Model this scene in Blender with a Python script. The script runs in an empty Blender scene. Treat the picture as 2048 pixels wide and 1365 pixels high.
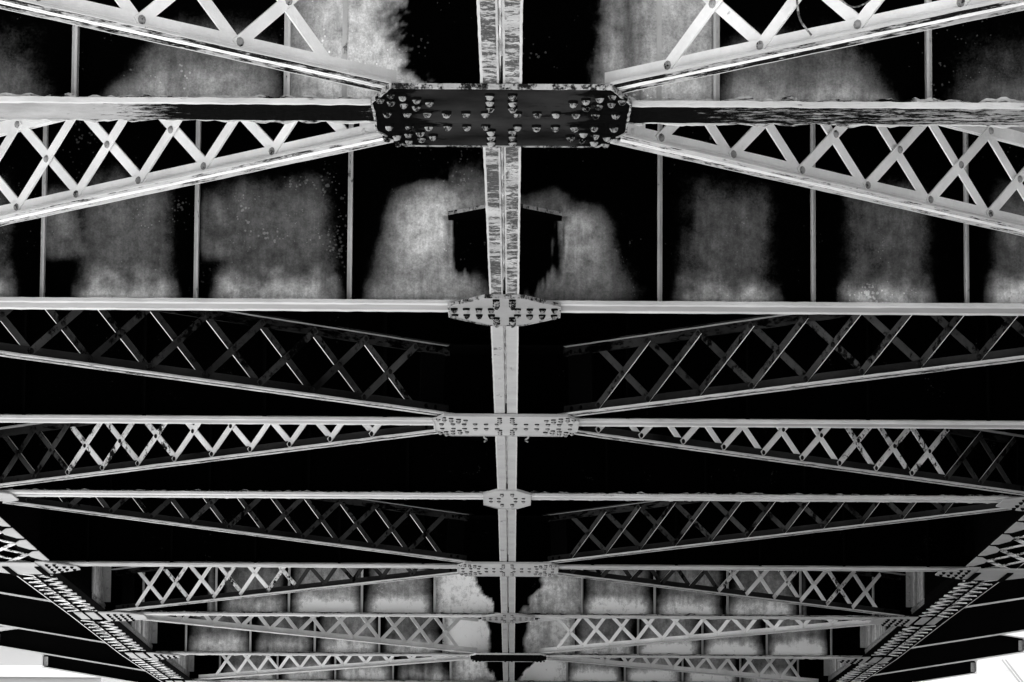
import bpy, math, random
from mathutils import Vector, Matrix, noise
random.seed(7)
S = bpy.context.scene
C = S.collection

# ------------------------------------------------------------------ settings
F_PX = 7000.0
PITCH = math.atan(F_PX / 65000.0)
NY = [9.90, 16.29, 22.66, 29.03, 35.40, 41.79, 48.18, 54.57, 60.96, 67.34]
NZ = [2.98, 2.833, 2.655, 2.436, 2.218, 1.777, 1.377, 0.948, 0.593, 0.31]
XG = 5.75             # axis of the main girders
HB = 0.57             # depth of the laced members
DECK = 1.95           # depth of the cross girders
GROUND = -1.75

def sm(a, b, x):
    if a == b: return 0.0 if x < a else 1.0
    t = max(0.0, min(1.0, (x - a) / (b - a)))
    return t * t * (3 - 2 * t)
def ns(x, y, z=0.0, oct=4):
    return noise.fractal(Vector((x, y, z)), 0.9, 2.0, oct)      # about -1..1

# ------------------------------------------------------------------ materials
def steel(name, pale, dark=0.01, rust=0.0, scale=6.0, stretch=(1, 1, 1), rough=0.62,
          bump=0.35, grime=0.25, spec=0.25, rim=False):
    """oil paint over steel: pale paint, dark rust where (rust + attribute 'rust') beats the noise"""
    m = bpy.data.materials.new(name); m.use_nodes = True
    nt = m.node_tree; N = nt.nodes; L = nt.links
    b = N['Principled BSDF']
    g = N.new('ShaderNodeNewGeometry')
    tc = N.new('ShaderNodeTexCoord'); oi = N.new('ShaderNodeObjectInfo')
    off = N.new('ShaderNodeVectorMath'); off.operation = 'MULTIPLY_ADD'
    off.inputs[1].default_value = (37.0, 23.0, 11.0)
    L.new(oi.outputs['Random'], off.inputs[0]); L.new(tc.outputs['Object'], off.inputs[2])
    mp = N.new('ShaderNodeMapping'); mp.inputs['Scale'].default_value = stretch
    L.new(off.outputs[0], mp.inputs['Vector'])
    n1 = N.new('ShaderNodeTexNoise'); n1.inputs['Scale'].default_value = scale
    n1.inputs['Detail'].default_value = 9; n1.inputs['Roughness'].default_value = 0.68
    L.new(mp.outputs[0], n1.inputs['Vector'])
    n2 = N.new('ShaderNodeTexNoise'); n2.inputs['Scale'].default_value = scale * 5
    n2.inputs['Detail'].default_value = 8; n2.inputs['Roughness'].default_value = 0.75
    L.new(mp.outputs[0], n2.inputs['Vector'])
    n3 = N.new('ShaderNodeTexNoise'); n3.inputs['Scale'].default_value = scale * 0.35
    n3.inputs['Detail'].default_value = 4
    L.new(g.outputs['Position'], n3.inputs['Vector'])
    at = N.new('ShaderNodeAttribute'); at.attribute_name = 'rust'
    def math_(op, a, b_=None, c=None, clamp=False):
        q = N.new('ShaderNodeMath'); q.operation = op; q.use_clamp = clamp
        for i, v in enumerate((a, b_, c)):
            if v is None: continue
            if isinstance(v, (int, float)): q.inputs[i].default_value = v
            else: L.new(v, q.inputs[i])
        return q.outputs[0]
    r = math_('ADD', at.outputs['Fac'], rust)
    # noise centred on 0.5: rust 0 -> none, rust 1 -> everything
    e = math_('MULTIPLY_ADD', n2.outputs['Fac'], 0.75, -0.375)
    nn = math_('ADD', n1.outputs['Fac'], e)
    thr = math_('MULTIPLY_ADD', r, -0.62, 0.86)
    d = math_('SUBTRACT', nn, thr)
    mask = math_('MULTIPLY_ADD', d, 14.0, 0.5, clamp=True)
    gr = math_('MULTIPLY_ADD', n3.outputs['Fac'], -grime * 2, 1 + grime * 0.55)
    fi = math_('MULTIPLY_ADD', n2.outputs['Fac'], -grime * 0.9, 1 + grime * 0.45)
    gg = math_('MULTIPLY', gr, fi)
    vp = math_('MULTIPLY', gg, pale)
    vd = math_('MULTIPLY_ADD', n2.outputs['Fac'], dark * 2.6, -dark * 0.6)
    mx = N.new('ShaderNodeMix'); mx.data_type = 'RGBA'
    L.new(mask, mx.inputs[0])
    for i, v in ((6, vp), (7, vd)):
        cc = N.new('ShaderNodeCombineColor')
        for k in range(3): L.new(v, cc.inputs[k])
        L.new(cc.outputs[0], mx.inputs[i])
    L.new(mx.outputs[2], b.inputs['Base Color'])
    b.inputs['Roughness'].default_value = rough
    L.new(math_('MULTIPLY_ADD', mask, -spec, spec), b.inputs['Specular IOR Level'])
    L.new(math_('MULTIPLY_ADD', mask, 0.95 - rough, rough, clamp=True), b.inputs['Roughness'])
    if bump:
        bp = N.new('ShaderNodeBump'); bp.inputs['Strength'].default_value = bump
        bp.inputs['Distance'].default_value = 0.02
        h = math_('MULTIPLY_ADD', n2.outputs['Fac'], math_('MULTIPLY_ADD', mask, 0.9, 0.35), mask)
        L.new(h, bp.inputs['Height']); L.new(bp.outputs[0], b.inputs['Normal'])
    return m

def web_mat(name, pale, black=0.002, streak=1.0):
    """black web plate with painted light falloff, its outline read from a vertex attribute"""
    m = bpy.data.materials.new(name); m.use_nodes = True
    nt = m.node_tree; N = nt.nodes; L = nt.links
    b = N['Principled BSDF']
    g = N.new('ShaderNodeNewGeometry')
    at = N.new('ShaderNodeAttribute'); at.attribute_name = 'painted_glow'
    mp = N.new('ShaderNodeMapping'); mp.inputs['Scale'].default_value = (9, 9, 1.3)
    L.new(g.outputs['Position'], mp.inputs['Vector'])
    def nz(sc, det, v, ro=0.6):
        n = N.new('ShaderNodeTexNoise'); n.inputs['Scale'].default_value = sc
        n.inputs['Detail'].default_value = det; n.inputs['Roughness'].default_value = ro
        L.new(v, n.inputs['Vector']); return n.outputs['Fac']
    def M(op, a, b_=None, c=None, clamp=False):
        q = N.new('ShaderNodeMath'); q.operation = op; q.use_clamp = clamp
        for i, v in enumerate((a, b_, c)):
            if v is None: continue
            if isinstance(v, (int, float)): q.inputs[i].default_value = v
            else: L.new(v, q.inputs[i])
        return q.outputs[0]
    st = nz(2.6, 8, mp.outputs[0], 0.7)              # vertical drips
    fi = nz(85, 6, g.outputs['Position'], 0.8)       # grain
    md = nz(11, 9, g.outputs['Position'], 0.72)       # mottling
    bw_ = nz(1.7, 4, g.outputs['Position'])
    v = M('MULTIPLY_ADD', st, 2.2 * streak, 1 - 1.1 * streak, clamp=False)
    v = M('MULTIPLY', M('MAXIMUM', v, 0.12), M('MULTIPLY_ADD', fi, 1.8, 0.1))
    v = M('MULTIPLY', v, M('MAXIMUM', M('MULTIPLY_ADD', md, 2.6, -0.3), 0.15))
    # painted glow breaks up into specks where it is thin
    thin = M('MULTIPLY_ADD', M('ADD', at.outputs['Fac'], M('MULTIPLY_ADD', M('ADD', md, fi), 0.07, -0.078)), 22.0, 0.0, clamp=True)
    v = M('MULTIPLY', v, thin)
    vo = N.new('ShaderNodeTexVoronoi'); vo.inputs['Scale'].default_value = 38
    L.new(g.outputs['Position'], vo.inputs['Vector'])
    chn = M('MULTIPLY_ADD', nz(3.1, 6, g.outputs['Position'], 0.75), 1.7, -0.90)
    ca = N.new('ShaderNodeAttribute'); ca.attribute_name = 'chips'
    chip = M('LESS_THAN', vo.outputs['Distance'], M('MULTIPLY_ADD', ca.outputs['Fac'], M('MULTIPLY', fi, 1.0), chn))
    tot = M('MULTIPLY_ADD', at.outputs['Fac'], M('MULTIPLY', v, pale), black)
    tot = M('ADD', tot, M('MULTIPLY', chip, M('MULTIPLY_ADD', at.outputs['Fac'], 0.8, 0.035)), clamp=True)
    cc = N.new('ShaderNodeCombineColor')
    for k in range(3): L.new(tot, cc.inputs[k])
    L.new(cc.outputs[0], b.inputs['Base Color'])
    b.inputs['Roughness'].default_value = 0.9
    b.inputs['Specular IOR Level'].default_value = 0.0
    bp = N.new('ShaderNodeBump'); bp.inputs['Strength'].default_value = 0.25; bp.inputs['Distance'].default_value = 0.01
    L.new(fi, bp.inputs['Height']); L.new(bp.outputs[0], b.inputs['Normal'])
    return m

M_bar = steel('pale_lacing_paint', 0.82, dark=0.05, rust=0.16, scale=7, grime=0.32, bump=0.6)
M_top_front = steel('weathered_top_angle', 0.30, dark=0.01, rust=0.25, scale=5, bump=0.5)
M_bar_shade = steel('shaded_lacing_paint', 0.065, dark=0.002, rust=0.46, scale=3.5, grime=1.0, bump=0.3, spec=0.0, rough=1.0)  # darkened lacing: shade of the dim bays put into the colour
M_bar_worn_or_dim = steel('worn_or_dimmed_lacing_paint', 0.75, dark=0.01, rust=0.48, scale=5.0, grime=0.4, bump=0.4)
M_leg_shade = steel('shaded_chord_paint', 0.030, dark=0.001, rust=0.54, scale=4, stretch=(0.5, 1.5, 1.5), grime=0.9, bump=0.6, spec=0.0, rough=1.0)  # chord legs of the dim braces, shade put into the colour
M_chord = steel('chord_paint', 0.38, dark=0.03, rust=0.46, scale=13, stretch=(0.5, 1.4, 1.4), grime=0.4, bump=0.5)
M_chord_rusty = steel('chord_paint_rusting', 0.34, dark=0.012, rust=0.60, scale=9, stretch=(0.5, 1.3, 1.3), grime=0.5, bump=0.7)
M_strut = steel('strut_paint', 0.30, dark=0.15, rust=0.22, scale=8, stretch=(0.5, 1.3, 1), grime=0.28, bump=0.7)
M_strut_rusty = steel('strut_paint_rusting', 0.40, dark=0.13, rust=0.56, scale=12, stretch=(1.1, 0.8, 1), grime=0.5, bump=1.0)
M_flange = steel('flange_paint', 0.52, dark=0.008, rust=0.0, scale=7, stretch=(0.45, 1.4, 1.4), grime=0.32, bump=0.7)
M_stiff = steel('stiffener_paint', 0.50, dark=0.03, rust=0.28, scale=9, stretch=(1, 1, 0.5), grime=0.35, bump=0.8)
M_rim = steel('plate_edge_paint', 0.34, dark=0.02, rust=0.50, scale=16, bump=1.0)
M_gus_dark = steel('sooty_plate', 0.026, dark=0.004, rust=0.30, scale=6, stretch=(0.6, 1.4, 1), grime=1.0, bump=0.5, spec=0.0, rough=1.0)
M_gus_mid = steel('grey_plate', 0.24, dark=0.06, rust=0.04, scale=5, grime=0.35, bump=0.3)
M_gus_pale = steel('pale_plate', 0.32, dark=0.05, rust=0.02, scale=7, grime=0.25, bump=0.3)
M_gus_black = steel('black_plate', 0.004, dark=0.001, rust=0.1, scale=7, grime=0.25, bump=0.3, spec=0.0, rough=1.0)
M_rivet = steel('rivet_paint', 0.30, dark=0.01, rust=0.42, scale=22, bump=0.6)
M_rivet_dark = steel('dark_rivet', 0.012, dark=0.002, rust=0.3, scale=30, bump=0.6, spec=0.02)
M_edge = steel('angle_edge_paint', 0.42, dark=0.05, rust=0.2, scale=12, bump=0.6)
M_rivet_tip = steel('flaking_rivet', 0.30, dark=0.004, rust=0.55, scale=26, bump=1.0)
M_black = steel('near_black', 0.0018, dark=0.001, rust=0.2, scale=4, bump=0.2, spec=0.0, rough=1.0)  # near-black; on the middle-bay stiffeners it carries painted shade
M_girder = steel('girder_web_paint', 0.42, dark=0.004, rust=0.1, scale=1.2, stretch=(1, 1, 0.3), grime=0.4, bump=0.3)
M_webG = web_mat('girder_web_glow', 0.55, streak=1.2)
M_webB = web_mat('web_plate_glow', 1.0, black=0.0006, streak=0.55)
M_flange_scaly = steel('flange_paint_scaling', 0.30, dark=0.008, rust=0.0, scale=13, stretch=(0.6, 1.3, 1.3), grime=0.5, bump=1.0)
M_flange_mid = steel('flange_paint_dull', 0.25, dark=0.02, rust=0.0, scale=7, stretch=(0.12, 1.6, 1.6), grime=0.3, bump=0.4)

# ------------------------------------------------------------------ mesh tools
class MB:
    def __init__(self):
        self.v = []; self.f = []; self.a = []; self.mi = []; self.sm = []
    def add(self, vs, fs, a=0.0, mi=0, smooth=False):
        o = len(self.v); self.v += [tuple(p) for p in vs]
        self.a += (a if isinstance(a, list) else [a] * len(vs))
        self.f += [tuple(o + i for i in f) for f in fs]
        self.mi += [mi] * len(fs); self.sm += [smooth] * len(fs)
    def box(self, x0, x1, y0, y1, z0, z1, mi=0, nx=1, attr=None, jit=0.0):
        """box split nx times along x; attr(x,y,z) -> attribute"""
        vs = []
        for i in range(nx + 1):
            x = x0 + (x1 - x0) * i / nx
            for (y, z) in ((y0, z0), (y1, z0), (y1, z1), (y0, z1)):
                dx, dy, dz = 0, 0, 0
                if jit:
                    dy = jit * ns(x * 11, y * 7 + 3, z * 9, 3); dz = jit * ns(x * 13 + 9, y * 5, z * 7 + 4, 3)
                vs.append((x, y + dy, z + dz))
        fs = [(0, 3, 2, 1)]
        for i in range(nx):
            o = i * 4
            for k in range(4):
                k2 = (k + 1) % 4
                fs.append((o + k, o + k2, o + 4 + k2, o + 4 + k))
        o = nx * 4; fs.append((o, o + 1, o + 2, o + 3))
        a = [attr(*p) for p in vs] if attr else 0.0
        self.add(vs, fs, a, mi)
    def bar(self, p, q, w, t, side, mi=0, mi_edge=None):
        """flat bar from p to q, width w in the plane square to 'side', thickness t along side"""
        p = Vector(p); q = Vector(q); d = (q - p).normalized(); n = Vector(side).normalized()
        u = n.cross(d).normalized(); vs = []
        for c in (p, q):
            for a, b in ((-1, -1), (1, -1), (1, 1), (-1, 1)):
                vs.append(c + u * (w / 2 * a) + n * (t / 2 * b))
        self.add(vs, [(0, 1, 2, 3), (7, 6, 5, 4), (0, 4, 5, 1), (1, 5, 6, 2), (2, 6, 7, 3), (3, 7, 4, 0)], mi=mi)
        if mi_edge is not None: self.mi[-3] = self.mi[-1] = mi_edge
    def dome(self, c, r, axis, mi=0, seg=8, hgt=0.62, mi_base=None):
        c = Vector(c); n = Vector(axis).normalized()
        t = n.orthogonal().normalized(); b = n.cross(t)
        vs = []
        for ring, (rr, hh) in enumerate(((1.0, 0.0), (0.9, 0.4), (0.55, 0.85))):
            for k in range(seg):
                an = 2 * math.pi * k / seg
                vs.append(c + (t * math.cos(an) + b * math.sin(an)) * r * rr + n * (r * hgt * hh))
        vs.append(c + n * (r * hgt))
        fs = []
        for ring in range(2):
            for k in range(seg):
                k2 = (k + 1) % seg; o = ring * seg
                fs.append((o + k, o + k2, o + seg + k2, o + seg + k))
        for k in range(seg): fs.append((2 * seg + k, 2 * seg + (k + 1) % seg, 3 * seg))
        self.add(vs, fs, mi=mi, smooth=True)
        if mi_base is not None:
            for k in range(len(self.mi) - len(fs), len(self.mi) - len(fs) + seg): self.mi[k] = mi_base
    def prism(self, pts, z0, z1, mi=0, mi_side=None):
        n = len(pts)
        vs = [(x, y, z0) for x, y in pts] + [(x, y, z1) for x, y in pts]
        self.add(vs, [tuple(range(n - 1, -1, -1)), tuple(range(n, 2 * n))], mi=mi)
        self.add(vs, [(i, (i + 1) % n, n + (i + 1) % n, n + i) for i in range(n)], mi=mi if mi_side is None else mi_side)
    def build(self, name, mats, parent=None, attr='rust'):
        me = bpy.data.meshes.new(name)
        me.from_pydata(self.v, [], self.f)
        if not isinstance(mats, (list, tuple)): mats = [mats]
        for m in mats: me.materials.append(m)
        me.polygons.foreach_set('material_index', self.mi)
        me.polygons.foreach_set('use_smooth', self.sm)
        if any(self.a):
            at = me.attributes.new(attr, 'FLOAT', 'POINT'); at.data.foreach_set('value', self.a)
        me.update()
        o = bpy.data.objects.new(name, me); C.objects.link(o)
        if parent: o.parent = parent
        return o

def tag(o, label, cat, group=None):
    o['label'] = label; o['category'] = cat
    if group: o['group'] = group
    return o
def empty(name, mat):
    o = bpy.data.objects.new(name, None); C.objects.link(o); o.matrix_world = mat
    o.empty_display_size = 0.2
    return o
def frame(p, q):
    """matrix with x from p to q, z nearest to vertical"""
    p = Vector(p); q = Vector(q); x = (q - p).normalized()
    y = Vector((0, 0, 1)).cross(x).normalized(); z = x.cross(y)
    m = Matrix((x, y, z)).transposed().to_4x4(); m.translation = p
    return m
def copy_tree(o, parent=None, swap=None):
    c = o.copy(); C.objects.link(c)
    if parent: c.parent = parent
    for ch in list(o.children): copy_tree(ch, c)
    return c

# ------------------------------------------------------------------ laced brace
LB = math.hypot(XG, 6.38)
def angle_pair(mb_of, L0, L1, top=False, leg=0.098, vleg=0.082, gap=0.011, th=0.011, seg=60, edge=0.012, rust=0.0):
    """returns two MBs: front (-y) and back (+y) angle of a chord, at the bottom or the top"""
    out = []
    for s in (-1, 1):
        m = MB()
        ya, yb = sorted((s * gap, s * (gap + th)))
        yc, yd = sorted((s * (gap + th), s * (leg - edge)))
        ye, yf = sorted((s * (leg - edge), s * leg))
        zz = (0, th) if not top else (HB - th, HB)
        m.box(L0, L1, ye, yf, zz[0], zz[1] + 0.001, nx=seg, jit=0.0018, mi=3)
        if not top:
            m.box(L0, L1, ya, yb, 0, vleg, nx=seg, jit=0.0012, mi=1, attr=lambda x, y, z: -0.3)
            m.box(L0, L1, yc, yd, 0, th, nx=seg, jit=0.0025, attr=lambda x, y, z: rust + 0.25 * ns(x * 0.8, s * 4, 1))
        else:
            m.box(L0, L1, ya, yb, HB - vleg, HB, nx=seg, jit=0.0012, mi=1)
            m.box(L0, L1, yc, yd, HB - th, HB, nx=seg, jit=0.0025, mi=2 if s < 0 else 0)
        out.append(m)
    return out

def make_brace(L, lo, hi, n=15, rivets=True, chord=M_chord, bar=M_bar, leg=None, tie=None, topm=None, barf=None, rmat=None, ties=True, edge_up=True):
    root = empty('laced_brace', Matrix.Identity(4))
    for top in (False, True):
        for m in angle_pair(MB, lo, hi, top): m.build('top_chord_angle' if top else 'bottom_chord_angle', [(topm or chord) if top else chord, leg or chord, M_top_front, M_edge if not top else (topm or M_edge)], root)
    zb, zt = 0.052, HB - 0.052
    rv = []
    for k in range(n):
        a, b = L * k / n, L * (k + 1) / n
        if a < L * 2 / n - 0.01 or b > L * (n - 2) / n + 0.01: continue
        for up in (True, False):
            m = MB(); yo = -0.0235 if up else 0.0
            p = (a, yo, zb if up else zt); q = (b, yo, zt if up else zb)
            d = (Vector(q) - Vector(p)).normalized() * 0.028
            m.bar(Vector(p) - d, Vector(q) + d, 0.058, 0.009, (0, 1, 0), mi_edge=1 if up == edge_up else 0)  # pale edge on one diagonal: lit glint put into the colour
            if up and not rivets: m.dome(((a + b) / 2, -0.028, (zb + zt) / 2), 0.021, (0, -1, 0))
            if not rivets and up:
                m.dome((a, -0.028, zb), 0.02, (0, -1, 0))
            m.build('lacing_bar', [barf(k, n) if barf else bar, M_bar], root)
        rv.append(((a + b) / 2, (zb + zt) / 2)); rv.append((a, zb))
        rv.append((b, zt))
    if rivets:
        for (x, z) in sorted(set(rv)):
            m = MB(); m.box(x - 0.005, x + 0.005, -0.024, 0.018, z - 0.005, z + 0.005)
            m.dome((x, -0.028, z), 0.022, (0, -1, 0)); m.build('rivet', rmat or M_rivet, root)
    for (x0, x1) in ((max(lo, L * 0.09), L * 0.122), (L * 0.878, min(hi, L * 0.91))) if ties else ():
        m = MB(); m.box(x0, x1, -0.0055, 0.0055, 0.012, HB - 0.012)
        for i in range(3):
            xx = x0 + 0.05 + i * 0.11
            if xx < x1 - 0.03:
                for z in (zb, zt):
                    m.dome((xx, -0.019, z), 0.02, (0, -1, 0))
        m.build('tie_plate', tie or chord, root)
    return root

proto = {}
def place_brace(i, side):
    """brace between cross girder i and i+1; odd girders carry the crossing at the centre"""
    ia, ib = i, i + 1
    if i % 2 == 1:  c, r = i, i + 1          # starts in the centre
    else:           c, r = i + 1, i
    pc = (0, NY[c], NZ[c]); pr = (side * XG, NY[r], NZ[r])
    p, q = (pr, pc) if side < 0 else (pc, pr)
    var = {4: 2, 7: 6}.get(i, i)
    key = (side, var)
    if key not in proto:
        lo, hi = LB * 0.085, LB * 0.925
        if side < 0: lo, hi = LB - hi, LB - lo
        def cen(k, n): return (n - 1 - k if side < 0 else k)      # bars counted from the centre line
        barf = None
        if var == 3: barf = lambda k, n: M_bar_shade if cen(k, n) > n - 5 else (M_bar_worn_or_dim if cen(k, n) > n - 8 else M_bar)  # bars darken outwards in steps: dimming light put into the colour
        if var == 5: barf = lambda k, n: M_bar_shade if cen(k, n) < n * 0.42 else (M_bar_worn_or_dim if cen(k, n) % 2 else M_bar)  # dark near the centre, pale outside: patchy light painted bar by bar
        if var == 2: barf = lambda k, n: M_bar_shade
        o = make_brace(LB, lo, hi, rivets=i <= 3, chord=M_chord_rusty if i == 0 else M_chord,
                       leg=M_leg_shade if var in (2, 3, 5) else M_bar, barf=barf,
                       tie=M_bar if var in (1,) else M_black, topm=M_leg_shade if var == 2 else None,
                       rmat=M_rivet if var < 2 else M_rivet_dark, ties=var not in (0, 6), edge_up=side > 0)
        proto[key] = o
    else:
        o = copy_tree(proto[key])
    o.matrix_world = frame(p, q)
    return o

BR_TXT = {
 (0, -1): 'pale lattice brace with rust flaking along its underside, running out of the top edge at left of the big black riveted plate',
 (0, 1): 'pale lattice brace with a wire dangling in front, running out of the top edge right of the black riveted plate',
 (1, -1): 'bright white lattice brace descending from the black riveted plate to the left edge of the picture',
 (1, 1): 'bright white lattice brace descending from the black riveted plate to the right edge of the picture',
 (2, -1): 'shadowy lattice brace below the second beam, sloping down from the left edge to the long pale plate',
 (2, 1): 'shadowy lattice brace below the second beam, rising to the right edge from the long pale plate',
 (3, -1): 'lit lattice brace hanging under the third beam, left of its long pale plate',
 (3, 1): 'lit lattice brace hanging under the third beam, right of its long pale plate',
 (4, -1): 'dim lattice brace under the fourth beam, reaching the left main girder',
 (4, 1): 'dim lattice brace under the fourth beam, reaching the right main girder',
 (5, -1): 'lattice brace under the fifth beam on the left, pale webs showing through its bars',
 (5, 1): 'lattice brace under the fifth beam on the right, pale webs showing through its bars',
 (6, -1): 'thin white lattice brace under the sixth beam, left of the centre strut',
 (6, 1): 'thin white lattice brace under the sixth beam, right of the centre strut',
 (7, -1): 'farthest lattice brace at the bottom edge, left of the small black plate',
 (7, 1): 'farthest lattice brace at the bottom edge, right of the small black plate',
}
for i in range(0, 8):
    for side in (-1, 1):
        o = place_brace(i, side)
        words = BR_TXT[(i, side)].split()
        tag(o, ' '.join(words[:16]), 'brace', 'lattice braces crossing under the bridge')

# ------------------------------------------------------------------ centre struts
def make_strut(mat, n=11):
    root = empty('centre_strut', Matrix.Identity(4))
    L = 6.385; lo, hi = 0.27, L - 0.27
    for top in (False, True):
        for s, m in zip((-1, 1), angle_pair(MB, lo, hi, top, leg=0.094, gap=0.009, th=0.010, seg=90)):
            m.build('top_angle' if top else 'bottom_angle', [mat, mat, mat, M_edge], root)
    for k in range(1, n - 1):
        a, b = L * k / n, L * (k + 1) / n
        for up in (True, False):
            m = MB(); yo = -0.0045 if up else 0.0045
            m.bar((a, yo, 0.05 if up else HB - 0.05), (b, yo, HB - 0.05 if up else 0.05), 0.055, 0.007, (0, 1, 0))
            m.build('lacing_bar', M_bar, root)
    return root
ST_TXT = ['scaly two-angle centre strut running up to the top edge above the black riveted plate',
 'scaly pale centre strut between the black riveted plate and the small hexagonal plate',
 'smooth grey centre strut between the hexagonal plate and the long pale plate',
 'smooth grey centre strut between the long pale plate and the fourth beam',
 'grey centre strut between the fourth and fifth beams, two pale angles with a slit',
 'short centre strut just below the fifth beam, dark notch on both sides',
 'short centre strut just above the small black plate near the bottom edge',
 'last short centre strut cut by the bottom edge of the picture']
sp = {}
for i in range(0, 8):
    key = i <= 1
    if key not in sp: o = sp[key] = make_strut(M_strut_rusty if key else M_strut)
    else: o = copy_tree(sp[key])
    o.matrix_world = frame((0, NY[i], NZ[i]), (0, NY[i + 1], NZ[i + 1]))
    tag(o, ST_TXT[i], 'strut', 'centre struts along the middle of the bridge')

# ------------------------------------------------------------------ cross girders
def painted_glow(i, x, h):  # light falloff put into the web colour as a vertex mask
    """how much painted light lies on web i at x metres off centre, h above the bottom flange"""
    ax = abs(x); k = int(ax); u = ax - k
    j = ns(x * 1.7, h * 1.7, i * 3.1)
    f = ns(x * 6, h * 6, i * 5.3 + 9)
    s = ns(x * 9, h * 0.9, i * 2.2 + 4)
    hh = h + 0.07 * j + 0.03 * f
    if i in (3, 4, 5):  # unlit middle bays: web left black, shade put into the colour
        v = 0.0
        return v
    v = 0.0
    if i == 2:
        if k == 0:
            if x < 0:
                edge = 0.93 - 0.22 * max(0, h - 0.15) + 0.05 * j
                inn = (0.13 + 0.25 * sm(0.03, 0.36, h + 0.06 * s)) * (1 - sm(0.60, 0.605, h))
                v = 0.24 * (1 - sm(edge - 0.32, edge + 0.02, ax)) * sm(inn - 0.05, inn + 0.05, ax + 0.05 * ns(x * 24, h * 2.0, 6))
                v *= (1 - sm(0.62, 0.86, hh)) * (1 + 1.6 * sm(0.1, 0.6, h))
                v += 0.35 * (1 - sm(0.05, 0.25, hh)) * (1 - sm(edge - 0.1, edge, ax)) * sm(0.08, 0.16, ax)
                v += 0.10 * sm(-0.3, 0.5, f + 0.5 * s) * sm(0.60, 0.84, h) * (1 - sm(0.86, 1.02, hh)) * (1 - sm(0.25, 0.65, ax + 0.1 * j))
            else:
                edge = 0.96 - 0.50 * max(0, h - 0.12) + 0.05 * j
                inn = (0.13 + 0.25 * sm(0.03, 0.38, h + 0.08 * s)) * (1 - sm(0.60, 0.605, h))
                v = 0.18 * (1 - sm(edge - 0.34, edge + 0.02, ax)) * sm(inn - 0.05, inn + 0.07, ax + 0.07 * ns(x * 24, h * 2.0, 9))
                v *= (1 - sm(0.56, 0.80, hh)) * (1 + 1.4 * sm(0.1, 0.6, h))
        else:
            lm = 0.10 + 0.10 * sm(-0.3, 0.3, ns(k * 7.7, x > 0, 2)); rm = 0.90 - 0.12 * sm(-.3, .3, ns(k * 3.3, (x > 0) * 5, 7))
            cv = 0.02 * (1 - sm(0.0, 0.35, h))
            w = sm(lm - 0.06 - cv, lm + 0.14 - cv, u + 0.03 * j) * (1 - sm(rm - 0.14 + cv, rm + 0.05 + cv, u + 0.03 * j))
            v = w * (0.062 * (1 - sm(0.6, 1.0, hh)) * (1 + 0.5 * sm(0.2, 0.7, h)) + 0.95 * (1 - sm(0.0, 0.38, hh + 0.05 * f)) ** 2.6)
            pale_patch = sm(0.72, 0.95, u + 0.1 * f) * sm(0.25, 0.4, h) * (1 - sm(0.6, 0.85, h)) * (k in (1, 2)) * (x < 0)
            v += 0.12 * pale_patch
    elif i == 1:
        if k == 0:
            inn = (0.37 + 0.07 * f + 0.05 * ns(x * 22, h * 22, 3) + 0.15 * sm(0.05, 0.45, h)) if x < 0 else (0.47 - 0.12 * (1 - sm(0, .2, h)) + 0.05 * f + 0.05 * ns(x * 22, h * 5, 3))
            v = sm(inn - 0.06, inn + 0.09, ax) * (0.8 if x < 0 else (0.30 if ax < 0.72 else 0.62))
            v *= (1.0 - 0.35 * sm(0.0, 0.45, h)) * (1 - 0.45 * (x < 0) * sm(0.70, 1.0, ax))
            if x > 0 and ax < 0.73: v *= 1.0 + 1.3 * s; v += 0.5 * sm(0.05, 0.4, f) * (1 - sm(0.08, 0.22, h)) * sm(0.36, 0.5, ax)
        else:
            w = sm(0.05, 0.35, u + 0.05 * j) if k % 2 == 0 else sm(0.0, 0.15, u) * (1 - sm(0.70, 0.98, u + 0.05 * j + 0.6 * h))
            v = w * (0.14 * (1 - sm(0.2, 0.5, hh)) + 0.5 * (1 - sm(0.04, 0.24, hh)) ** 1.3) * (1.0 if k < 2 else 0.35)
    else:
        if k == 0:
            inn = (0.14 if i % 2 == 0 else 0.2) + 0.30 * sm(0.0, 0.5, h + 0.1 * f) + 0.04 * f
            if i == 7: inn = 0.27 + 0.13 * j + 0.22 * abs(h - 0.2)
            v = 0.95 * sm(inn - 0.02, inn + 0.06, ax) * (1 - 0.35 * sm(0.75, 1.0, ax + 0.1 * j))
            v *= 1 - 0.7 * sm(0.45, 0.9, hh)
        elif ax > (4.1 if i == 6 else 4.95):
            v = 0.0
        else:
            w = sm(0.0, 0.25, u + 0.05 * j) * (1 - sm(0.72, 1.0, u + 0.05 * j))
            v = w * (0.20 * (1 - sm(0.5, 1.0, hh)) + 0.9 * (1 - sm(0.10, 0.34, hh)))
    if i > 2 or k > 0: v *= 1 + 0.9 * ns(i * 3.7 + k * 1.9, 5.0 if x > 0 else 1.0, 2.5, 1) + 0.35 * j + 0.3 * s
    return max(0.0, min(2.0, v)) * (1 - sm(0.78, 1.10, hh))

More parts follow.
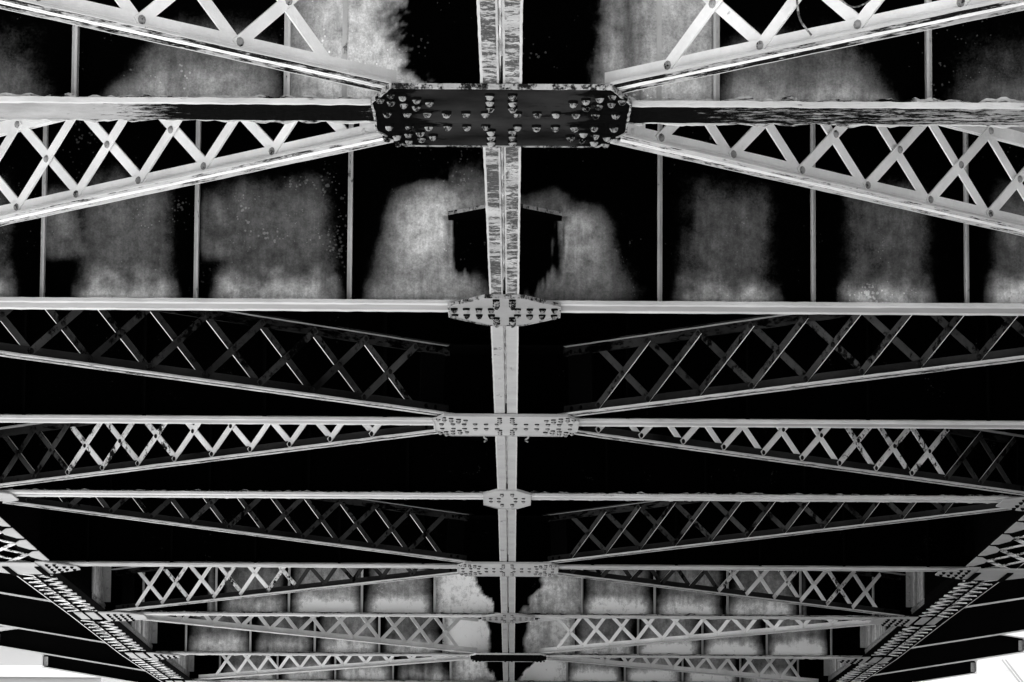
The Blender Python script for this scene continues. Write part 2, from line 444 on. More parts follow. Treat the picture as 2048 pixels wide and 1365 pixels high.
def chips(i, x, h):
    """where flakes of pale paint cluster on web i"""
    if i not in (1, 2): return 0.25 if (i == 4 and 1.9 < x < 2.6 and h < 0.35) or (i == 3 and abs(abs(x) - 0.5) < 0.3 and 0.5 < h < 0.62) else -0.02
    j = ns(x * 2.3, h * 2.3, 5)
    if i == 2:
        a = max(0, 1 - math.hypot((x - 2.35) / 0.35, (h - 0.10 - 0.04 * j) / 0.14))
        b = max(0, 1 - math.hypot((x + 1.08) / 0.10, (h - 0.45) / 0.28)) + max(0, 1 - math.hypot((x + 2.12) / 0.12, (h - 0.62) / 0.25))
        c = max(0, 1 - abs(math.hypot((x + 1.35) / 0.36, (h - 0.62) / 0.22) - 0.9) / 0.3)
        d = max(0, 1 - math.hypot((x + 0.30) / 0.25, (h - 0.85) / 0.08))
        return 0.75 * max(a, b, c * 0.8, d) + 0.05
    return 0.06 + 0.5 * max(0, 1 - math.hypot((abs(x) - 0.6) / 0.3, (h - 0.05) / 0.08))
def flange_rust(i):
    def f(x, y, z):
        if i == 1:
            if z > 0.012: return 0.30
            if x < 0: return 0.25 + 0.75 * sm(-1.95, -1.35, x + 0.1 * ns(x * 3, y * 6, 4)) - 0.2 * sm(-0.75, -0.6, x)
            if x < 0.62: return 0.6
            return 1.0 - 0.33 * sm(0.75, 1.1, x) - 0.14 * sm(1.5, 2.4, x)
        if i == 2: return -0.1
        if i == 4: return 0.2
        return 0.05
    return f

BEAM_TXT = {0: 'nearest cross girder, outside the top edge of the picture',
 1: 'first cross girder, rusty flange carrying the big black riveted plate, streaked web above',
 2: 'second cross girder, smooth bright flange with pale glow-painted web panels and a hexagonal plate',
 3: 'third cross girder, thin pale flange meeting the long pale riveted plate, web pitch black',
 4: 'fourth cross girder, double-lined pale flange with a small plate, web pitch black',
 5: 'fifth cross girder, pale flange spanning between the riveted side plates, black web above',
 6: 'sixth cross girder, pale glow-painted web panels just below the fifth girder',
 7: 'seventh cross girder, pale web panels and the small black centre plate',
 8: 'eighth cross girder, lowest web panels at the bottom edge',
 9: 'farthest cross girder, only its tapered ends showing at the bottom corners'}
for i in range(1, 10):
    root = empty('cross_girder', Matrix.Translation((0, NY[i], NZ[i])))
    tag(root, BEAM_TXT[i], 'cross girder', 'cross girders under the deck')
    # web: a fine sheet carrying the painted light outline, 12 mm thick
    XE = 5.54
    st = 0.03 if i in (1, 2) else (0.05 if i in (6, 7, 8) else 0.5)
    hv = 1.15 if i in (1, 2, 6, 7, 8) else DECK
    xs = [-XE]
    while xs[-1] < XE - 1e-6:
        stp = st * 0.5 if abs(xs[-1] + st * 0.25) < 1.1 and st < 0.1 else st
        xs.append(min(XE, xs[-1] + stp))
    zst = st * 0.5 if st < 0.1 else st
    nz_ = max(2, int(hv / zst)); nx = len(xs) - 1
    vs = []; aa = []
    for b in range(nz_ + 1):
        for x in xs:
            z = 0.02 + (hv - 0.02) * b / nz_
            vs.append((x, -0.006, z)); aa.append(painted_glow(i, x, z))
    fs = [(r * (nx + 1) + c, r * (nx + 1) + c + 1, (r + 1) * (nx + 1) + c + 1, (r + 1) * (nx + 1) + c)
          for r in range(nz_) for c in range(nx)]
    m = MB(); m.add(vs, fs, aa); chv = [chips(i, p[0], p[2]) for p in vs]
    if hv < DECK:
        m.add([(-XE, -0.006, hv), (XE, -0.006, hv), (XE, -0.006, DECK), (-XE, -0.006, DECK)], [(0, 1, 2, 3)])
    m.add([(-XE, 0.006, 0.02), (XE, 0.006, 0.02), (XE, 0.006, DECK), (-XE, 0.006, DECK)], [(3, 2, 1, 0)])
    o = m.build('web', M_webB, root, attr='painted_glow')
    at_ = o.data.attributes.new('chips', 'FLOAT', 'POINT'); at_.data.foreach_set('value', chv + [0.0] * (len(o.data.vertices) - len(chv)))
    m = MB()
    if i == 4:
        m.box(-XE, XE, -0.30, -0.05, 0.0, 0.024, nx=160, attr=flange_rust(i), jit=0.003)
        m.box(-XE, XE, -0.05, 0.05, 0.014, 0.024, mi=2)
        m.box(-XE, XE, 0.05, 0.30, -0.004, 0.020, nx=160, attr=flange_rust(i), jit=0.003)
    elif i == 1:
        m.box(-XE, XE, -0.24, -0.20, 0.0, 0.024, nx=320, attr=lambda x, y, z: 0.3, jit=0.004)
        m.box(-XE, XE, -0.20, 0.24, 0.001, 0.024, nx=320, attr=flange_rust(i), jit=0.003, mi=3)
    elif i == 2 or i == 5 or i == 3:
        m.box(-XE, XE, -0.24, -0.15, 0.0, 0.024, nx=160, attr=flange_rust(i), jit=0.003)
        m.box(-XE, XE, -0.15, 0.13, 0.002, 0.024, nx=160, attr=flange_rust(i), mi=1)
        m.box(-XE, XE, 0.13, 0.24, 0.0, 0.024, nx=160, attr=flange_rust(i), jit=0.003)
    else: m.box(-XE, XE, -0.24, 0.24, 0.0, 0.024, nx=320 if i < 4 else 60, attr=flange_rust(i), jit=0.004)
    if i in (1, 4, 6, 7, 8):      # scale and dirt lodged along the flange edges
        m.box(-XE, XE, 0.241, 0.262, -0.004, 0.028, nx=500, attr=lambda x, y, z: 0.45, jit=0.013)
        m.box(-XE, XE, -0.20, -0.12, 0.026, 0.040, nx=500, attr=lambda x, y, z: 0.5, jit=0.022)
    m.build('bottom_flange', [M_flange, M_flange_mid, M_black, M_flange_scaly], root)
    m = MB(); m.box(-XE, XE, -0.2, 0.2, DECK, DECK + 0.024); m.build('top_flange', M_black, root)
    for s in (-1, 1):
        m = MB()
        ya, yb = sorted((s * 0.006, s * 0.018)); yc, yd = sorted((s * 0.018, s * 0.11))
        m.box(-XE, XE, ya, yb, 0.025, 0.05, nx=110, jit=0.0015)
        m.box(-XE, XE, yc, yd, 0.025, 0.037, nx=110, jit=0.0015)
        m.build('flange_angle', M_flange, root)
    if i < 9:
        for k in range(-5, 6):
            if k == 0: continue
            m = MB(); x = float(k)
            m.box(x - 0.006, x + 0.006, -0.10, -0.019, 0.039, DECK - 0.01, jit=0.0)
            xs = sorted((x - 0.027, x - 0.006)) if k < 0 else sorted((x + 0.006, x + 0.027))
            m.box(xs[0], xs[1], -0.030, -0.019, 0.039, DECK - 0.01)
            m.build('stiffener', M_stiff if i in (1, 2, 6, 7, 8) else M_black, root)  # black copies in the middle bays: shade put into the colour
    if i in (1,):
        for x in (-0.742, 0.742):
            m = MB(); m.box(x - 0.012, x + 0.012, -0.011, -0.0062, 0.05, DECK - 0.02); m.build('seam_strip', M_stiff, root)

# ------------------------------------------------------------------ gusset plates at the centre
G_LONG = [(-0.60, -0.36), (-0.50, -0.70), (0.50, -0.70), (0.60, -0.36), (0.60, 0.34), (0.47, 0.70), (-0.47, 0.70), (-0.60, 0.34)]
G_HEX = [(-0.365, -0.24), (-0.12, -0.62), (0.12, -0.62), (0.365, -0.24), (0.365, 0.24), (0.12, 0.62), (-0.12, 0.62), (-0.365, 0.24)]
G_TALL = [(-0.24, -0.45), (-0.10, -0.80), (0.10, -0.80), (0.24, -0.45), (0.24, 0.45), (0.10, 0.80), (-0.10, 0.80), (-0.24, 0.45)]
def edge_frame(m, pts, z0, z1, w, mi):
    """raised lip round the outline of a plate, hanging from z1 to z0"""
    n = len(pts); cx = sum(p[0] for p in pts) / n; cy = sum(p[1] for p in pts) / n
    seg = []
    for a in range(n):
        p, q = pts[a], pts[(a + 1) % n]
        k = max(1, int(math.hypot(q[0] - p[0], q[1] - p[1]) / 0.04))
        for t in range(k):
            f = t / k; x, y = p[0] + (q[0] - p[0]) * f, p[1] + (q[1] - p[1]) * f
            j = 0.006 * ns(x * 17, y * 17, 2, 3)
            seg.append((x * (1 + j), y * (1 + j)))
    N_ = len(seg); vs = []
    for (x, y) in seg:
        d = math.hypot(x, y); ww = w * (1 + 0.5 * ns(x * 9, y * 9, 8, 3)); kx, ky = x - x / d * ww, y - y / d * ww
        vs += [(x, y, z1), (x, y, z0), (kx, ky, z0 - 0.001), (kx, ky, z1)]
    fs = []
    for a in range(N_):
        b = (a + 1) % N_
        for k in range(3):
            fs.append((a * 4 + k, b * 4 + k, b * 4 + k + 1, a * 4 + k + 1))
    m.add(vs, fs, mi=mi)
riv_long = []
for x in (0.075, 0.166, 0.256, 0.347, 0.44, 0.534):
    for y in (-0.15, 0.17): riv_long += [(x, y), (-x, y)]
for (x, y) in ((0.506, 0.58), (0.449, 0.53), (0.388, 0.47), (0.331, 0.41), (0.555, 0.47), (0.506, 0.41), (0.449, 0.36), (0.392, 0.31)):
    for a in (-1, 1):
        for b in (-1, 1): riv_long.append((a * x, b * y))
for y in (0.28, 0.42, 0.56):
    for a in (-1, 1):
        for b in (-1, 1): riv_long.append((a * 0.052, b * y))
riv_hex = []
for x in (0.085, 0.165, 0.247, 0.325):
    for y in (-0.13, 0.14): riv_hex += [(x, y), (-x, y)]
for y in (0.27, 0.39, 0.51):
    for a in (-1, 1):
        for b in (-1, 1): riv_hex.append((a * 0.052, b * y))
GU_TXT = {1: 'big black riveted plate on the first beam, the largest and nearest plate',
 2: 'small grey hexagonal riveted plate on the second beam',
 3: 'long pale riveted plate on the third beam where four braces meet',
 4: 'plain pale lozenge plate on the fourth beam',
 5: 'narrow pale riveted plate on the fifth beam',
 6: 'small dark-spotted lozenge plate on the sixth beam',
 7: 'small sooty black plate on the seventh beam near the bottom edge',
 8: 'lozenge plate on the eighth beam at the bottom edge'}
for i in range(1, 9):
    sl = math.atan2(NZ[min(i + 1, 9)] - NZ[i - 1], NY[min(i + 1, 9)] - NY[i - 1])
    mw = Matrix.Translation((0, NY[i], NZ[i] - 0.006)) @ Matrix.Rotation(sl, 4, 'X')
    root = empty('gusset_plate', mw)
    tag(root, GU_TXT[i], 'gusset plate', 'plates riveted under the centre line')
    pts = G_LONG if i % 2 else (G_TALL if i == 4 else G_HEX)
    body = {1: M_gus_dark, 2: M_gus_mid, 3: M_gus_pale, 4: M_gus_pale, 5: M_gus_pale, 6: M_gus_mid, 7: M_gus_black, 8: M_gus_mid}[i]
    rim = M_flange if i == 7 else (M_rim if i in (1, 2) else M_gus_pale)
    m = MB(); m.prism(pts, -0.0145, 0.0)
    vs = [(0, 0, -0.016)]; aa = [0.0]; fs = []; per = []
    for a in range(len(pts)):
        p, q = pts[a], pts[(a + 1) % len(pts)]
        for t in range(6): per.append((p[0] + (q[0] - p[0]) * t / 6, p[1] + (q[1] - p[1]) * t / 6))
    K = 14; n = len(per)
    for r in range(1, K + 1):
        for (x, y) in per:
            x2, y2 = x * r / K * 0.998, y * r / K * 0.998; vs.append((x2, y2, -0.016))
            rr = sm(0.30, 0.56, abs(x2) + 0.05 * ns(x2 * 9, y2 * 9, i, 3)) * 0.9 if i == 1 else 0.25 * sm(0.2, 0.4, abs(x2))
            if i == 1: rr += 0.35 * (1 - sm(0.02, 0.09, abs(abs(y2) - 0.03 - 0.12))) * sm(0.12, 0.4, abs(x2))
            if i > 2: rr = 0.0
            aa.append(rr)
    for k in range(n): fs.append((0, 1 + (k + 1) % n, 1 + k))
    for r in range(K - 1):
        for k in range(n):
            k2 = (k + 1) % n; o_ = 1 + r * n
            fs.append((o_ + k, o_ + k2, o_ + n + k2, o_ + n + k))
    m.add(vs, fs, aa)
    m.build('plate', body, root)
    m = MB(); edge_frame(m, [(x * 1.004, y * 1.004) for x, y in pts], -0.022, 0.002, 0.010, 0)
    m.build('plate_edge', rim, root)
    rl = riv_long if i % 2 else riv_hex
    rm = {1: M_rivet_tip, 2: M_rivet_tip, 7: M_gus_black}.get(i, M_gus_mid)
    for (x, y) in rl:
        if i == 4 and (abs(x) > 0.18 or abs(x) < 0.06 and abs(y) < 0.3): continue
        m = MB()
        m.dome((x, y, -0.0155), (0.0235 if i < 3 else 0.0205) + random.uniform(-.001, .001), (random.uniform(-.08, .08), random.uniform(-.08, .08), -1), seg=10, hgt=1.45 if i < 3 else 1.2, mi_base=1)
        m.build('rivet', [rm, M_gus_black], root)  # dark base ring: contact shade put into the rivet colour

# upper gussets tying the tops of the laced members to the webs
for i in range(1, 9):
    root = empty('upper_gusset_plate', Matrix.Translation((0, NY[i], NZ[i] + HB + 0.004)))
    tag(root, {2: 'black plate with bright front edge high on the second beam web, behind the centre strut',
               6: 'small black plate with bright edge on the sixth beam web'}.get(i,
        ['', 'hidden upper plate on the first beam web', '', 'unlit upper plate on the black third beam web',
         'unlit upper plate on the black fourth beam web', 'unlit upper plate on the black fifth beam web', '',
         'unlit upper plate on the seventh beam web', 'unlit upper plate on the eighth beam web'][i]), 'gusset plate')
    pts = [(-0.37, -0.012), (-0.37, -0.27), (-0.11, -0.62), (0.11, -0.62), (0.37, -0.27), (0.37, -0.012)]
    if i % 2: pts = [(-0.55, -0.012), (-0.55, -0.36), (-0.46, -0.66), (0.46, -0.66), (0.55, -0.36), (0.55, -0.012)]
    m = MB(); m.prism(pts, 0.0, 0.014); m.build('plate', M_black, root)
    m = MB()
    for a in range(1, 4 if i in (2, 6) else 1):
        pass
    if i in (2, 6):
        for a in (1, 2, 3):
            p, q = pts[a], pts[a + 1]
            m.bar((p[0], p[1] - 0.005, 0.009), (q[0], q[1] - 0.005, 0.009), 0.024, 0.006, (0, -1, 0))
        m.build('plate_edge', M_rim, root)

# ------------------------------------------------------------------ main girders
def slope_at(y):
    return math.atan2(pz(y + 0.6) - pz(y - 0.6), 1.2)
def pz(y):
    for a in range(9):
        if y <= NY[a + 1] or a == 8:
            t = (y - NY[a]) / (NY[a + 1] - NY[a]); return NZ[a] + t * (NZ[a + 1] - NZ[a])
XI, XO = 5.56, 5.96
for s in (-1, 1):
    root = empty('main_girder', Matrix.Translation((0, 0, 0)))
    sd = 'left' if s < 0 else 'right'
    tag(root, 'deep riveted main girder with laced underside, running down the %s side of the picture' % sd, 'girder', 'main girders')
    def strip(m, x0, x1, z0, z1, ya, yb, mi=0):
        ys = [ya] + [y for y in NY if ya < y < yb] + [yb]
        vs = []
        for y in ys:
            b = pz(y); vs += [(x0, y, b + z0), (x1, y, b + z0), (x1, y, b + z1), (x0, y, b + z1)]
        n = len(ys); fs = [(0, 1, 2, 3), (4 * n - 1, 4 * n - 2, 4 * n - 3, 4 * n - 4)]
        for a in range(n - 1):
            for k in range(4):
                k2 = (k + 1) % 4; fs.append((4 * a + k, 4 * a + 4 + k, 4 * a + 4 + k2, 4 * a + k2))
        m.add(vs, fs, mi=mi)
    for nm, x, mat in (('inner_web', XI, M_girder), ('outer_web', XO, M_black)):
        m = MB(); a, b = sorted((s * (x - 0.006), s * (x + 0.006)))
        if nm == 'outer_web': strip(m, a, b, 0.0, DECK, NY[0], NY[9]); m.build(nm, mat, root)
        else:
            strip(m, *sorted((s * (x - 0.004), s * (x + 0.006))), 0.0, DECK, NY[0], NY[9])
            vs = []; aa = []; ny = int((NY[9] - NY[4]) / 0.1); nzz = 10
            for r in range(nzz + 1):
                for c in range(ny + 1):
                    y = NY[4] + (NY[9] - NY[4]) * c / ny; z = DECK * r / nzz
                    vs.append((s * (x - 0.006), y, pz(y) + z))
                    kk = max(q for q in range(4, 9) if NY[q] <= y + 1e-6); d = NY[kk + 1] - y
                    lim = {4: 0.0, 5: 1.5, 6: 3.1, 7: 3.4, 8: 3.0}[kk]  # lit end of each bay, painted into the web colour
                    v = 0.0 if lim == 0 else (1 - sm(lim * 0.75, lim, d)) * (0.75 + 0.8 * ns(y * 3, 1, s))
                    aa.append(max(0, v) + (0.3 if z < 0.19 and kk > 5 else 0))
            fs = [(r * (ny + 1) + c, r * (ny + 1) + c + 1, (r + 1) * (ny + 1) + c + 1, (r + 1) * (ny + 1) + c)
                  for r in range(nzz) for c in range(ny)]
            m.add(vs, fs, aa); m.build(nm, M_webG, root, attr='painted_glow')
            m = MB(); strip(m, *sorted((s * (x - 0.020), s * (x - 0.0225))), 0.01, 0.155, NY[6] - 1.5, NY[9])
            y = NY[6] - 1.5
            while y < NY[8] + 1:
                for z in (0.05, 0.12): m.dome((s * (x - 0.021), y + (0.05 if z > 0.1 else 0), pz(y) + z), 0.020, (-s, 0, 0), seg=6)
                y += 0.12
            m.build('riveted_strip', M_rivet, root)
            for i in range(4, 9):
                m = MB(); m.box(*sorted((s * (x - 0.018), s * (x - 0.0075))), NY[i] - 0.10, NY[i] - 0.012, NZ[i] + 0.17, NZ[i] + DECK)
                m.box(*sorted((s * (x - 0.10), s * (x - 0.0185))), NY[i] - 0.024, NY[i] - 0.012, NZ[i] + 0.17, NZ[i] + DECK)
                for k in range(12):
                    m.dome((s * (x - 0.018), NY[i] - 0.06, NZ[i] + 0.2 + 0.11 * k), 0.02, (-s, 0, 0), seg=6)
                    m.dome((s * (x - 0.06), NY[i] - 0.024, NZ[i] + 0.25 + 0.11 * k), 0.02, (0, -1, 0), seg=6)
                m.build('end_angle', M_girder if i > 5 else M_black, root)
    # flange angles of the chord, dark
    for x, d in ((XI, -1), (XI, 1), (XO, -1), (XO, 1)):
        m = MB()
        w = 0.10 if not (x == XI and d < 0) else 0.17
        a, b = sorted((s * (x + d * 0.008), s * (x + d * w * 0.6)))
        strip(m, a, b, -0.004, 0.008, NY[0], NY[9])
        a, b = sorted((s * (x + d * 0.0075), s * (x + d * 0.018)))
        strip(m, a, b, 0.009, 0.16, NY[0], NY[9])
        m.build('chord_angle', M_gus_black, root)
    m = MB(); a, b = sorted((s * (XO + 0.0605), s * (XO + 0.075))); strip(m, a, b, -0.004, 0.02, NY[0], NY[9]); m.build('outer_lip', M_flange, root)
    m = MB(); a, b = sorted((s * (5.745), s * (5.775))); strip(m, a, b, -0.034, -0.026, NY[5] + 0.7, NY[9]); m.build('middle_bar', M_gus_black, root)
    # lacing underneath
    y = NY[5] + 0.95; nb = 0
    while y < NY[8] + 0.3 and nb < 90:
        near = min(abs(y + 0.24 - n_) for n_ in NY)
        if near > 0.75:
            for up in (0, 1):
                m = MB(); zz = -0.010 - 0.009 * up
                p = (s * (XI + 0.02), y if up else y + 0.48, pz(y if up else y + 0.48) + zz)
                q = (s * (XO - 0.02), y + 0.48 if up else y, pz(y + 0.48 if up else y) + zz)
                m.bar(p, q, 0.075, 0.008, (0, 0, 1)); m.build('lacing_bar', M_bar_worn_or_dim, root); nb += 1
        y += 0.48
    for i in range(3, 5):
        y = NY[i] + 0.9
        while y < NY[i + 1] - 1.0:
            for up in (0, 1):
                m = MB(); zz = -0.010 - 0.009 * up
                p = (s * (XI + 0.02), y if up else y + 1.07, pz(y if up else y + 1.07) + zz)
                q = (s * (XO + 0.05), y + 1.07 if up else y, pz(y + 1.07 if up else y) + zz)
                m.bar(p, q, 0.075, 0.008, (0, 0, 1)); m.build('lacing_bar', M_bar_worn_or_dim, root)
            m = MB(); m.prism([(s * 5.37, -0.46), (s * 5.37, 0.46), (s * 5.45, 0.44), (s * 5.54, 0.12), (s * 5.54, -0.12), (s * 5.45, -0.40)], 0, 0.008)
            o = m.build('lacing_plate', M_gus_pale, root); o.location = (0, y, pz(y) - 0.03); o.rotation_euler.x = slope_at(y)
            y += 1.07
    for i in range(4, 9):
        m = MB(); m.box(*sorted((s * (XI + 0.06), s * (XO - 0.06))), -0.55, 0.42, -0.03, -0.018)
        o = m.build('batten_plate', M_gus_pale, root); o.location = (0, NY[i], NZ[i]); o.rotation_euler.x = slope_at(NY[i])

# gussets where the cross girders and braces meet the main girders
side_rv = [(a, b) for a in (0.08, 0.17, 0.26, 0.35) for b in (-0.15, 0.12, 0.36, -0.38)]
for i in range(4, 9):
    for s in (-1, 1):
        root = empty('side_gusset_plate', Matrix.Translation((s * XI, NY[i], NZ[i] - 0.009)) @ Matrix.Rotation(slope_at(NY[i]), 4, 'X'))
        nth = {4: 'fourth', 5: 'fifth', 6: 'sixth', 7: 'seventh', 8: 'eighth'}[i]
        tag(root, 'pale riveted plate joining the %s beam to the %s main girder' % (nth, 'left' if s < 0 else 'right'), 'gusset plate', 'plates under the main girders')
        if i % 2: pts = [(-0.44, -0.16), (-0.44, 0.2), (-0.10, 0.62), (0.0, 0.62), (0.0, -0.62), (-0.10, -0.62)]
        else: pts = [(-0.58, -0.30), (-0.58, 0.25), (-0.30, 0.62), (0.0, 0.62), (0.0, -0.62), (-0.30, -0.62)]
        pts = [(p[0] * s, p[1]) for p in pts]
        if s > 0: pts = pts[::-1]
        m = MB(); m.prism(pts, -0.024, -0.010); m.build('plate', M_gus_pale, root)
        if i == 5:
            pts = [(0.0, -0.62), (0.0, 0.62), (0.42, 0.62), (0.78, 0.15), (0.78, -0.5), (0.7, -0.62)]
            pts = [(p[0] * s, p[1]) for p in pts]
            if s > 0: pts = pts[::-1]
            m = MB(); m.prism(pts, -0.036, -0.026); m.build('plate', M_gus_pale, root)
            m = MB()
            for a in (0.015, 0.40): m.bar((s * a, -0.25, -0.043), (s * a, 0.70, -0.043), 0.07, 0.012, (0, 0, 1))
            m.build('chord_end', M_gus_black, root)
        for (a, b) in side_rv:
            if i % 2 and abs(b) > 0.3 and a > 0.2: continue
            if i % 2 and a > 0.3 and abs(b) > 0.2: continue
            m = MB(); m.dome((-s * a - s * 0.03, b, -0.0235), 0.024, (0, 0, -1), hgt=1.2); m.build('rivet', M_gus_black, root)

# ------------------------------------------------------------------ cantilever brackets
def nxt(i): return {3: 'third', 4: 'fourth', 5: 'fifth', 6: 'sixth', 7: 'seventh', 8: 'eighth', 9: 'ninth'}[i]
for i in range(5, 10):
    for s in (-1, 1):
        root = empty('cantilever_bracket', Matrix.Translation((s * 5.97, NY[i], NZ[i])))
        tag(root, 'black tapering bracket outside the %s main girder, in line with the %s beam' % ('left' if s < 0 else 'right', nxt(i)), 'bracket', 'brackets outside the main girders')
        X = lambda x: s * (x - 5.97)
        hb = lambda x: 0.08 + 0.16 * (x - 5.6)
        poly = [(5.98, hb(5.98)), (8.92, hb(8.92)), (8.92, 0.83), (8.25, 0.93), (8.15, DECK), (5.98, DECK)]
        m = MB(); n = len(poly)
        vs = [(X(x), -0.006, z) for x, z in poly] + [(X(x), 0.006, z) for x, z in poly]
        m.add(vs, [tuple(range(n)), tuple(range(2 * n - 1, n - 1, -1))] + [(k, k + n, (k + 1) % n + n, (k + 1) % n) for k in range(n)])
        m.build('web', M_black, root)
        m = MB()
        m.bar((X(6.02), 0, hb(6.02) - 0.012), (X(8.95), 0, hb(8.95) - 0.012), 0.24, 0.022, (0, 0, 1) if True else None)
        m.build('bottom_flange', M_flange, root)
        m = MB(); m.bar((X(8.2), 0, 0.952), (X(8.96), 0, 0.835), 0.22, 0.02, (0, 0, 1)); m.build('top_flange', M_stiff, root)
        m = MB(); m.box(*sorted((X(8.925), X(8.94))), -0.11, 0.11, hb(8.94) + 0.01, 0.82)
        m.box(*sorted((X(8.84), X(8.915))), -0.02, -0.0075, hb(8.94) + 0.01, 0.80)
        for k in range(2): m.dome((X(8.88), -0.02, 0.68 + 0.08 * k), 0.018, (0, -1, 0), seg=6)
        m.build('end_plate', M_girder, root)

# ------------------------------------------------------------------ deck
root = empty('bridge_deck', Matrix.Translation((0, NY[0], NZ[0] + DECK)))
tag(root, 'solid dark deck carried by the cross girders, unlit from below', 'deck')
m = MB()
ys = [NY[0] - 0.5] + NY[1:9] + [NY[9] + 14]
vs = []
for k, y in enumerate(ys):
    b = pz(y) + DECK + 0.03 - NZ[0] - DECK
    for x, z in ((-8.2, b), (8.2, b), (8.2, b + 0.3), (-8.2, b + 0.3)): vs.append((x, y - NY[0], z))
n = len(ys); fs = [(0, 1, 2, 3), (4 * n - 1, 4 * n - 2, 4 * n - 3, 4 * n - 4)]
for a in range(n - 1):
    for k in range(4):
        k2 = (k + 1) % 4; fs.append((4 * a + k, 4 * a + 4 + k, 4 * a + 4 + k2, 4 * a + k2))
m.add(vs, fs); m.build('slab', M_black, root)

# ------------------------------------------------------------------ dangling wires
def wire(name, pts, r, mat, label, cat):
    cu = bpy.data.curves.new(name, 'CURVE'); cu.dimensions = '3D'; cu.bevel_depth = r; cu.bevel_resolution = 2
    sp_ = cu.splines.new('NURBS'); sp_.points.add(len(pts) - 1); sp_.order_u = 3; sp_.use_endpoint_u = True
    for p, q in zip(sp_.points, pts): p.co = (*q, 1)
    tmp = bpy.data.objects.new(name + '_tmp', cu); C.objects.link(tmp)
    bpy.context.view_layer.update()
    me = bpy.data.meshes.new_from_object(tmp.evaluated_get(bpy.context.evaluated_depsgraph_get()))
    bpy.data.objects.remove(tmp); me.name = name
    me.materials.clear(); me.materials.append(mat)
    o = bpy.data.objects.new(name, me); C.objects.link(o)
    tag(o, label, cat); return o

wire('hanging_wire', [(1.172, 13.6, 2.888), (1.184, 13.7, 2.828), (1.192, 13.7, 2.771), (1.223, 13.75, 2.741), (1.248, 13.8, 2.727)],
     0.0045, M_strut_rusty, 'twisted pale wire dangling in front of the lattice brace at upper right', 'wire')
wire('hanging_wire', [(1.322, 13.6, 2.848), (1.365, 13.6, 2.813), (1.397, 13.6, 2.797), (1.428, 13.6, 2.805), (1.464, 13.6, 2.825), (1.484, 13.6, 2.853)],
     0.0035, M_strut_rusty, 'slack loop of wire at the top edge, right of the dangling wire', 'wire')
for s_ in (-1, 1):
    wire('wire_hook', [(s_ * a, NY[3] + 0.69, NZ[3] + b) for a, b in ((0.05, -0.02), (0.11, -0.045), (0.16, -0.02), (0.20, -0.06), (0.15, -0.085), (0.19, -0.10))],
         0.007, M_chord, 'small bent wire hook below the long pale plate, %s of the strut' % ('left' if s_ < 0 else 'right'), 'hook')

# ------------------------------------------------------------------ ground, building, light
def flat(name, v, scale=0.6, amp=0.35):
    m = bpy.data.materials.new(name); m.use_nodes = True; N = m.node_tree.nodes; L = m.node_tree.links
    g = N.new('ShaderNodeNewGeometry'); n = N.new('ShaderNodeTexNoise'); n.inputs['Scale'].default_value = scale; n.inputs['Detail'].default_value = 8
    L.new(g.outputs['Position'], n.inputs['Vector'])
    q = N.new('ShaderNodeMath'); q.operation = 'MULTIPLY_ADD'; q.inputs[1].default_value = v * amp; q.inputs[2].default_value = v * (1 - amp / 2)
    L.new(n.outputs['Fac'], q.inputs[0]); c = N.new('ShaderNodeCombineColor')
    for k in range(3): L.new(q.outputs[0], c.inputs[k])
    L.new(c.outputs[0], N['Principled BSDF'].inputs['Base Color']); N['Principled BSDF'].inputs['Roughness'].default_value = 0.9
    return m
def sheet(name, x0, x1, y0, y1, z, mat):
    m = MB(); m.add([(x0, y0, z), (x1, y0, z), (x1, y1, z), (x0, y1, z)], [(0, 1, 2, 3)])
    o = m.build(name, mat); o['kind'] = 'structure'; return o
sheet('ground', -3000, 3000, -3000, 3000, GROUND, flat('ground_gravel', 0.30, 0.3))
sheet('bounce_sheet', -60, 60, -60, 13, GROUND + 0.004, flat('bounce_white', 0.80, 0.4, 0.2))  # unseen bright sheet added to bounce light onto the near beams
sheet('pavement', -60, 60, 13.01, 90, GROUND + 0.004, flat('pale_concrete', 0.50, 0.4))

# pale building far beyond the end of the bridge, glimpsed at both bottom corners
def building(x0, x1, y, label):
    root = empty('building', Matrix.Translation(((x0 + x1) / 2, y, GROUND))); w = (x1 - x0) / 2
    tag(root, label, 'building')
    m = MB(); m.box(-w, w, 0, 12, 0, 9.5); m.build('wall', flat('pale_render', 0.5 if x0 < 0 else 0.7, 0.2, 0.2), root)
    m = MB(); m.box(-w - 0.3, w + 0.3, -0.5, 12.3, 9.5, 9.9); m.build('roof', flat('roof_edge', 0.2), root)
    m = MB(); m.box(-w, w, -0.35, -0.01, 3.35, 3.85); m.build('cornice', flat('white_band', 0.85, 1, 0.1), root)
    m = MB(); m.box(-w, w, -0.25, -0.01, 0, 3.1); m.build('plinth', flat('dark_plinth', 0.12, 1, 0.3), root)
    for k in range(int(w * 2 / 4)):
        x = -w + 2 + 4 * k
        for z in (5.5,):
            m = MB(); m.box(x - 0.6, x + 0.6, -0.06, -0.005, z, z + 1.8); m.build('window', flat('window_glass', 0.05), root)
    if x0 > 0: extras(root, w)
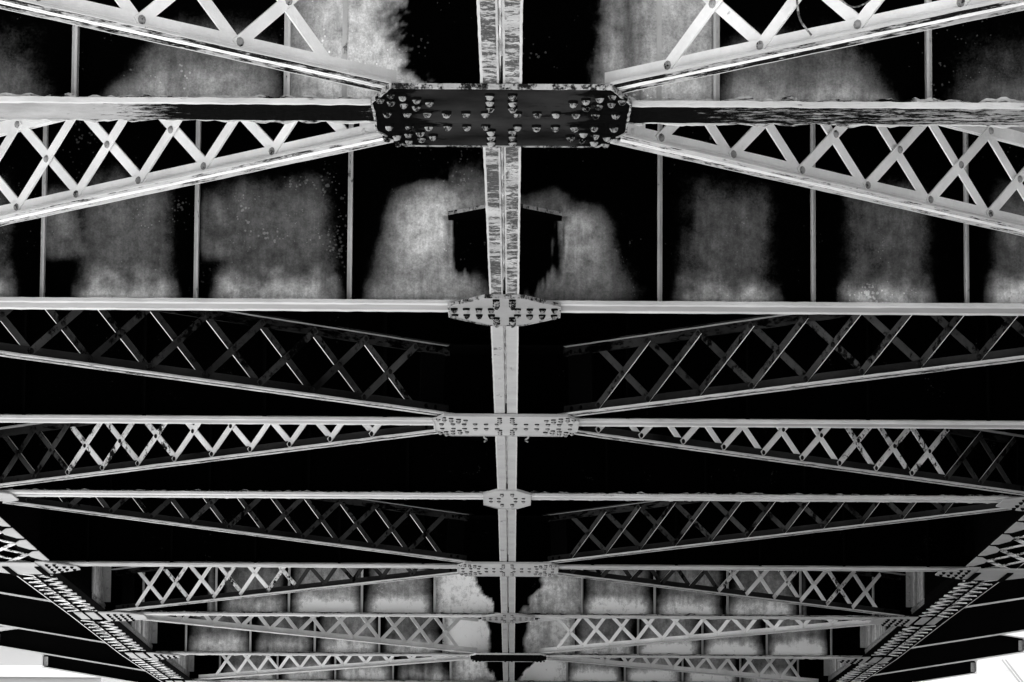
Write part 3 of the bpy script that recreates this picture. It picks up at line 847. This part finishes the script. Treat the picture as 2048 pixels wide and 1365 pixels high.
def extras(root, w):
    for (a, b) in (((-17.9, 4.35), (-17.0, 3.2)), ((-17.75, 4.35), (-16.85, 3.2))):
        m = MB(); m.bar((a[0], -0.6, a[1]), (b[0], -0.6, b[1]), 0.06, 0.06, (0, 1, 0)); m.build('stair_rail', flat('rail_grey', 0.4), root)
building(-60, -17.5, 150, 'pale low building with a white band, glimpsed under the brackets at bottom left')
building(17.5, 60, 150, 'pale low building glimpsed under the brackets at bottom right')

w = bpy.data.worlds.new('World'); S.world = w; w.use_nodes = True
N = w.node_tree.nodes; L = w.node_tree.links
SUN_EL = math.radians(24)      # azimuth below is from +Y towards +X: ahead and to the left
SUN_DIR = Vector((math.sin(math.radians(-55)) * math.cos(SUN_EL), math.cos(math.radians(-55)) * math.cos(SUN_EL), math.sin(SUN_EL)))
sky = N.new('ShaderNodeTexSky'); sky.sky_type = 'NISHITA'; sky.sun_disc = False
sky.sun_elevation = SUN_EL; sky.sun_rotation = math.atan2(SUN_DIR.x, SUN_DIR.y)
bw = N.new('ShaderNodeRGBToBW'); L.new(sky.outputs[0], bw.inputs[0]); L.new(bw.outputs[0], N['Background'].inputs['Color'])
N['Background'].inputs['Strength'].default_value = 0.15
sl = bpy.data.lights.new('sun', 'SUN'); sl.energy = 4.0; sl.angle = math.radians(0.5); sl.color = (1, 1, 1)
so = bpy.data.objects.new('sun', sl); C.objects.link(so)
so.rotation_euler = (-SUN_DIR).to_track_quat('-Z', 'Y').to_euler()

# ------------------------------------------------------------------ camera
cam = bpy.data.cameras.new('camera'); cam.sensor_width = 36; cam.lens = 36 * F_PX / 2048
cam.clip_start = 0.1; cam.clip_end = 6000
co = bpy.data.objects.new('camera', cam); C.objects.link(co); S.camera = co
co.matrix_world = (Matrix.Translation((0.071, 0, 0)) @ Matrix.Rotation(0.0009, 4, 'Z')
                   @ Matrix.Rotation(math.pi / 2 + PITCH, 4, 'X') @ Matrix.Rotation(0.0065, 4, 'Z'))
S.view_settings.view_transform = 'Standard'; S.view_settings.look = 'None'
S.view_settings.gamma = 1; S.view_settings.exposure = 2.3
S.cycles.max_bounces = 8; S.cycles.diffuse_bounces = 6
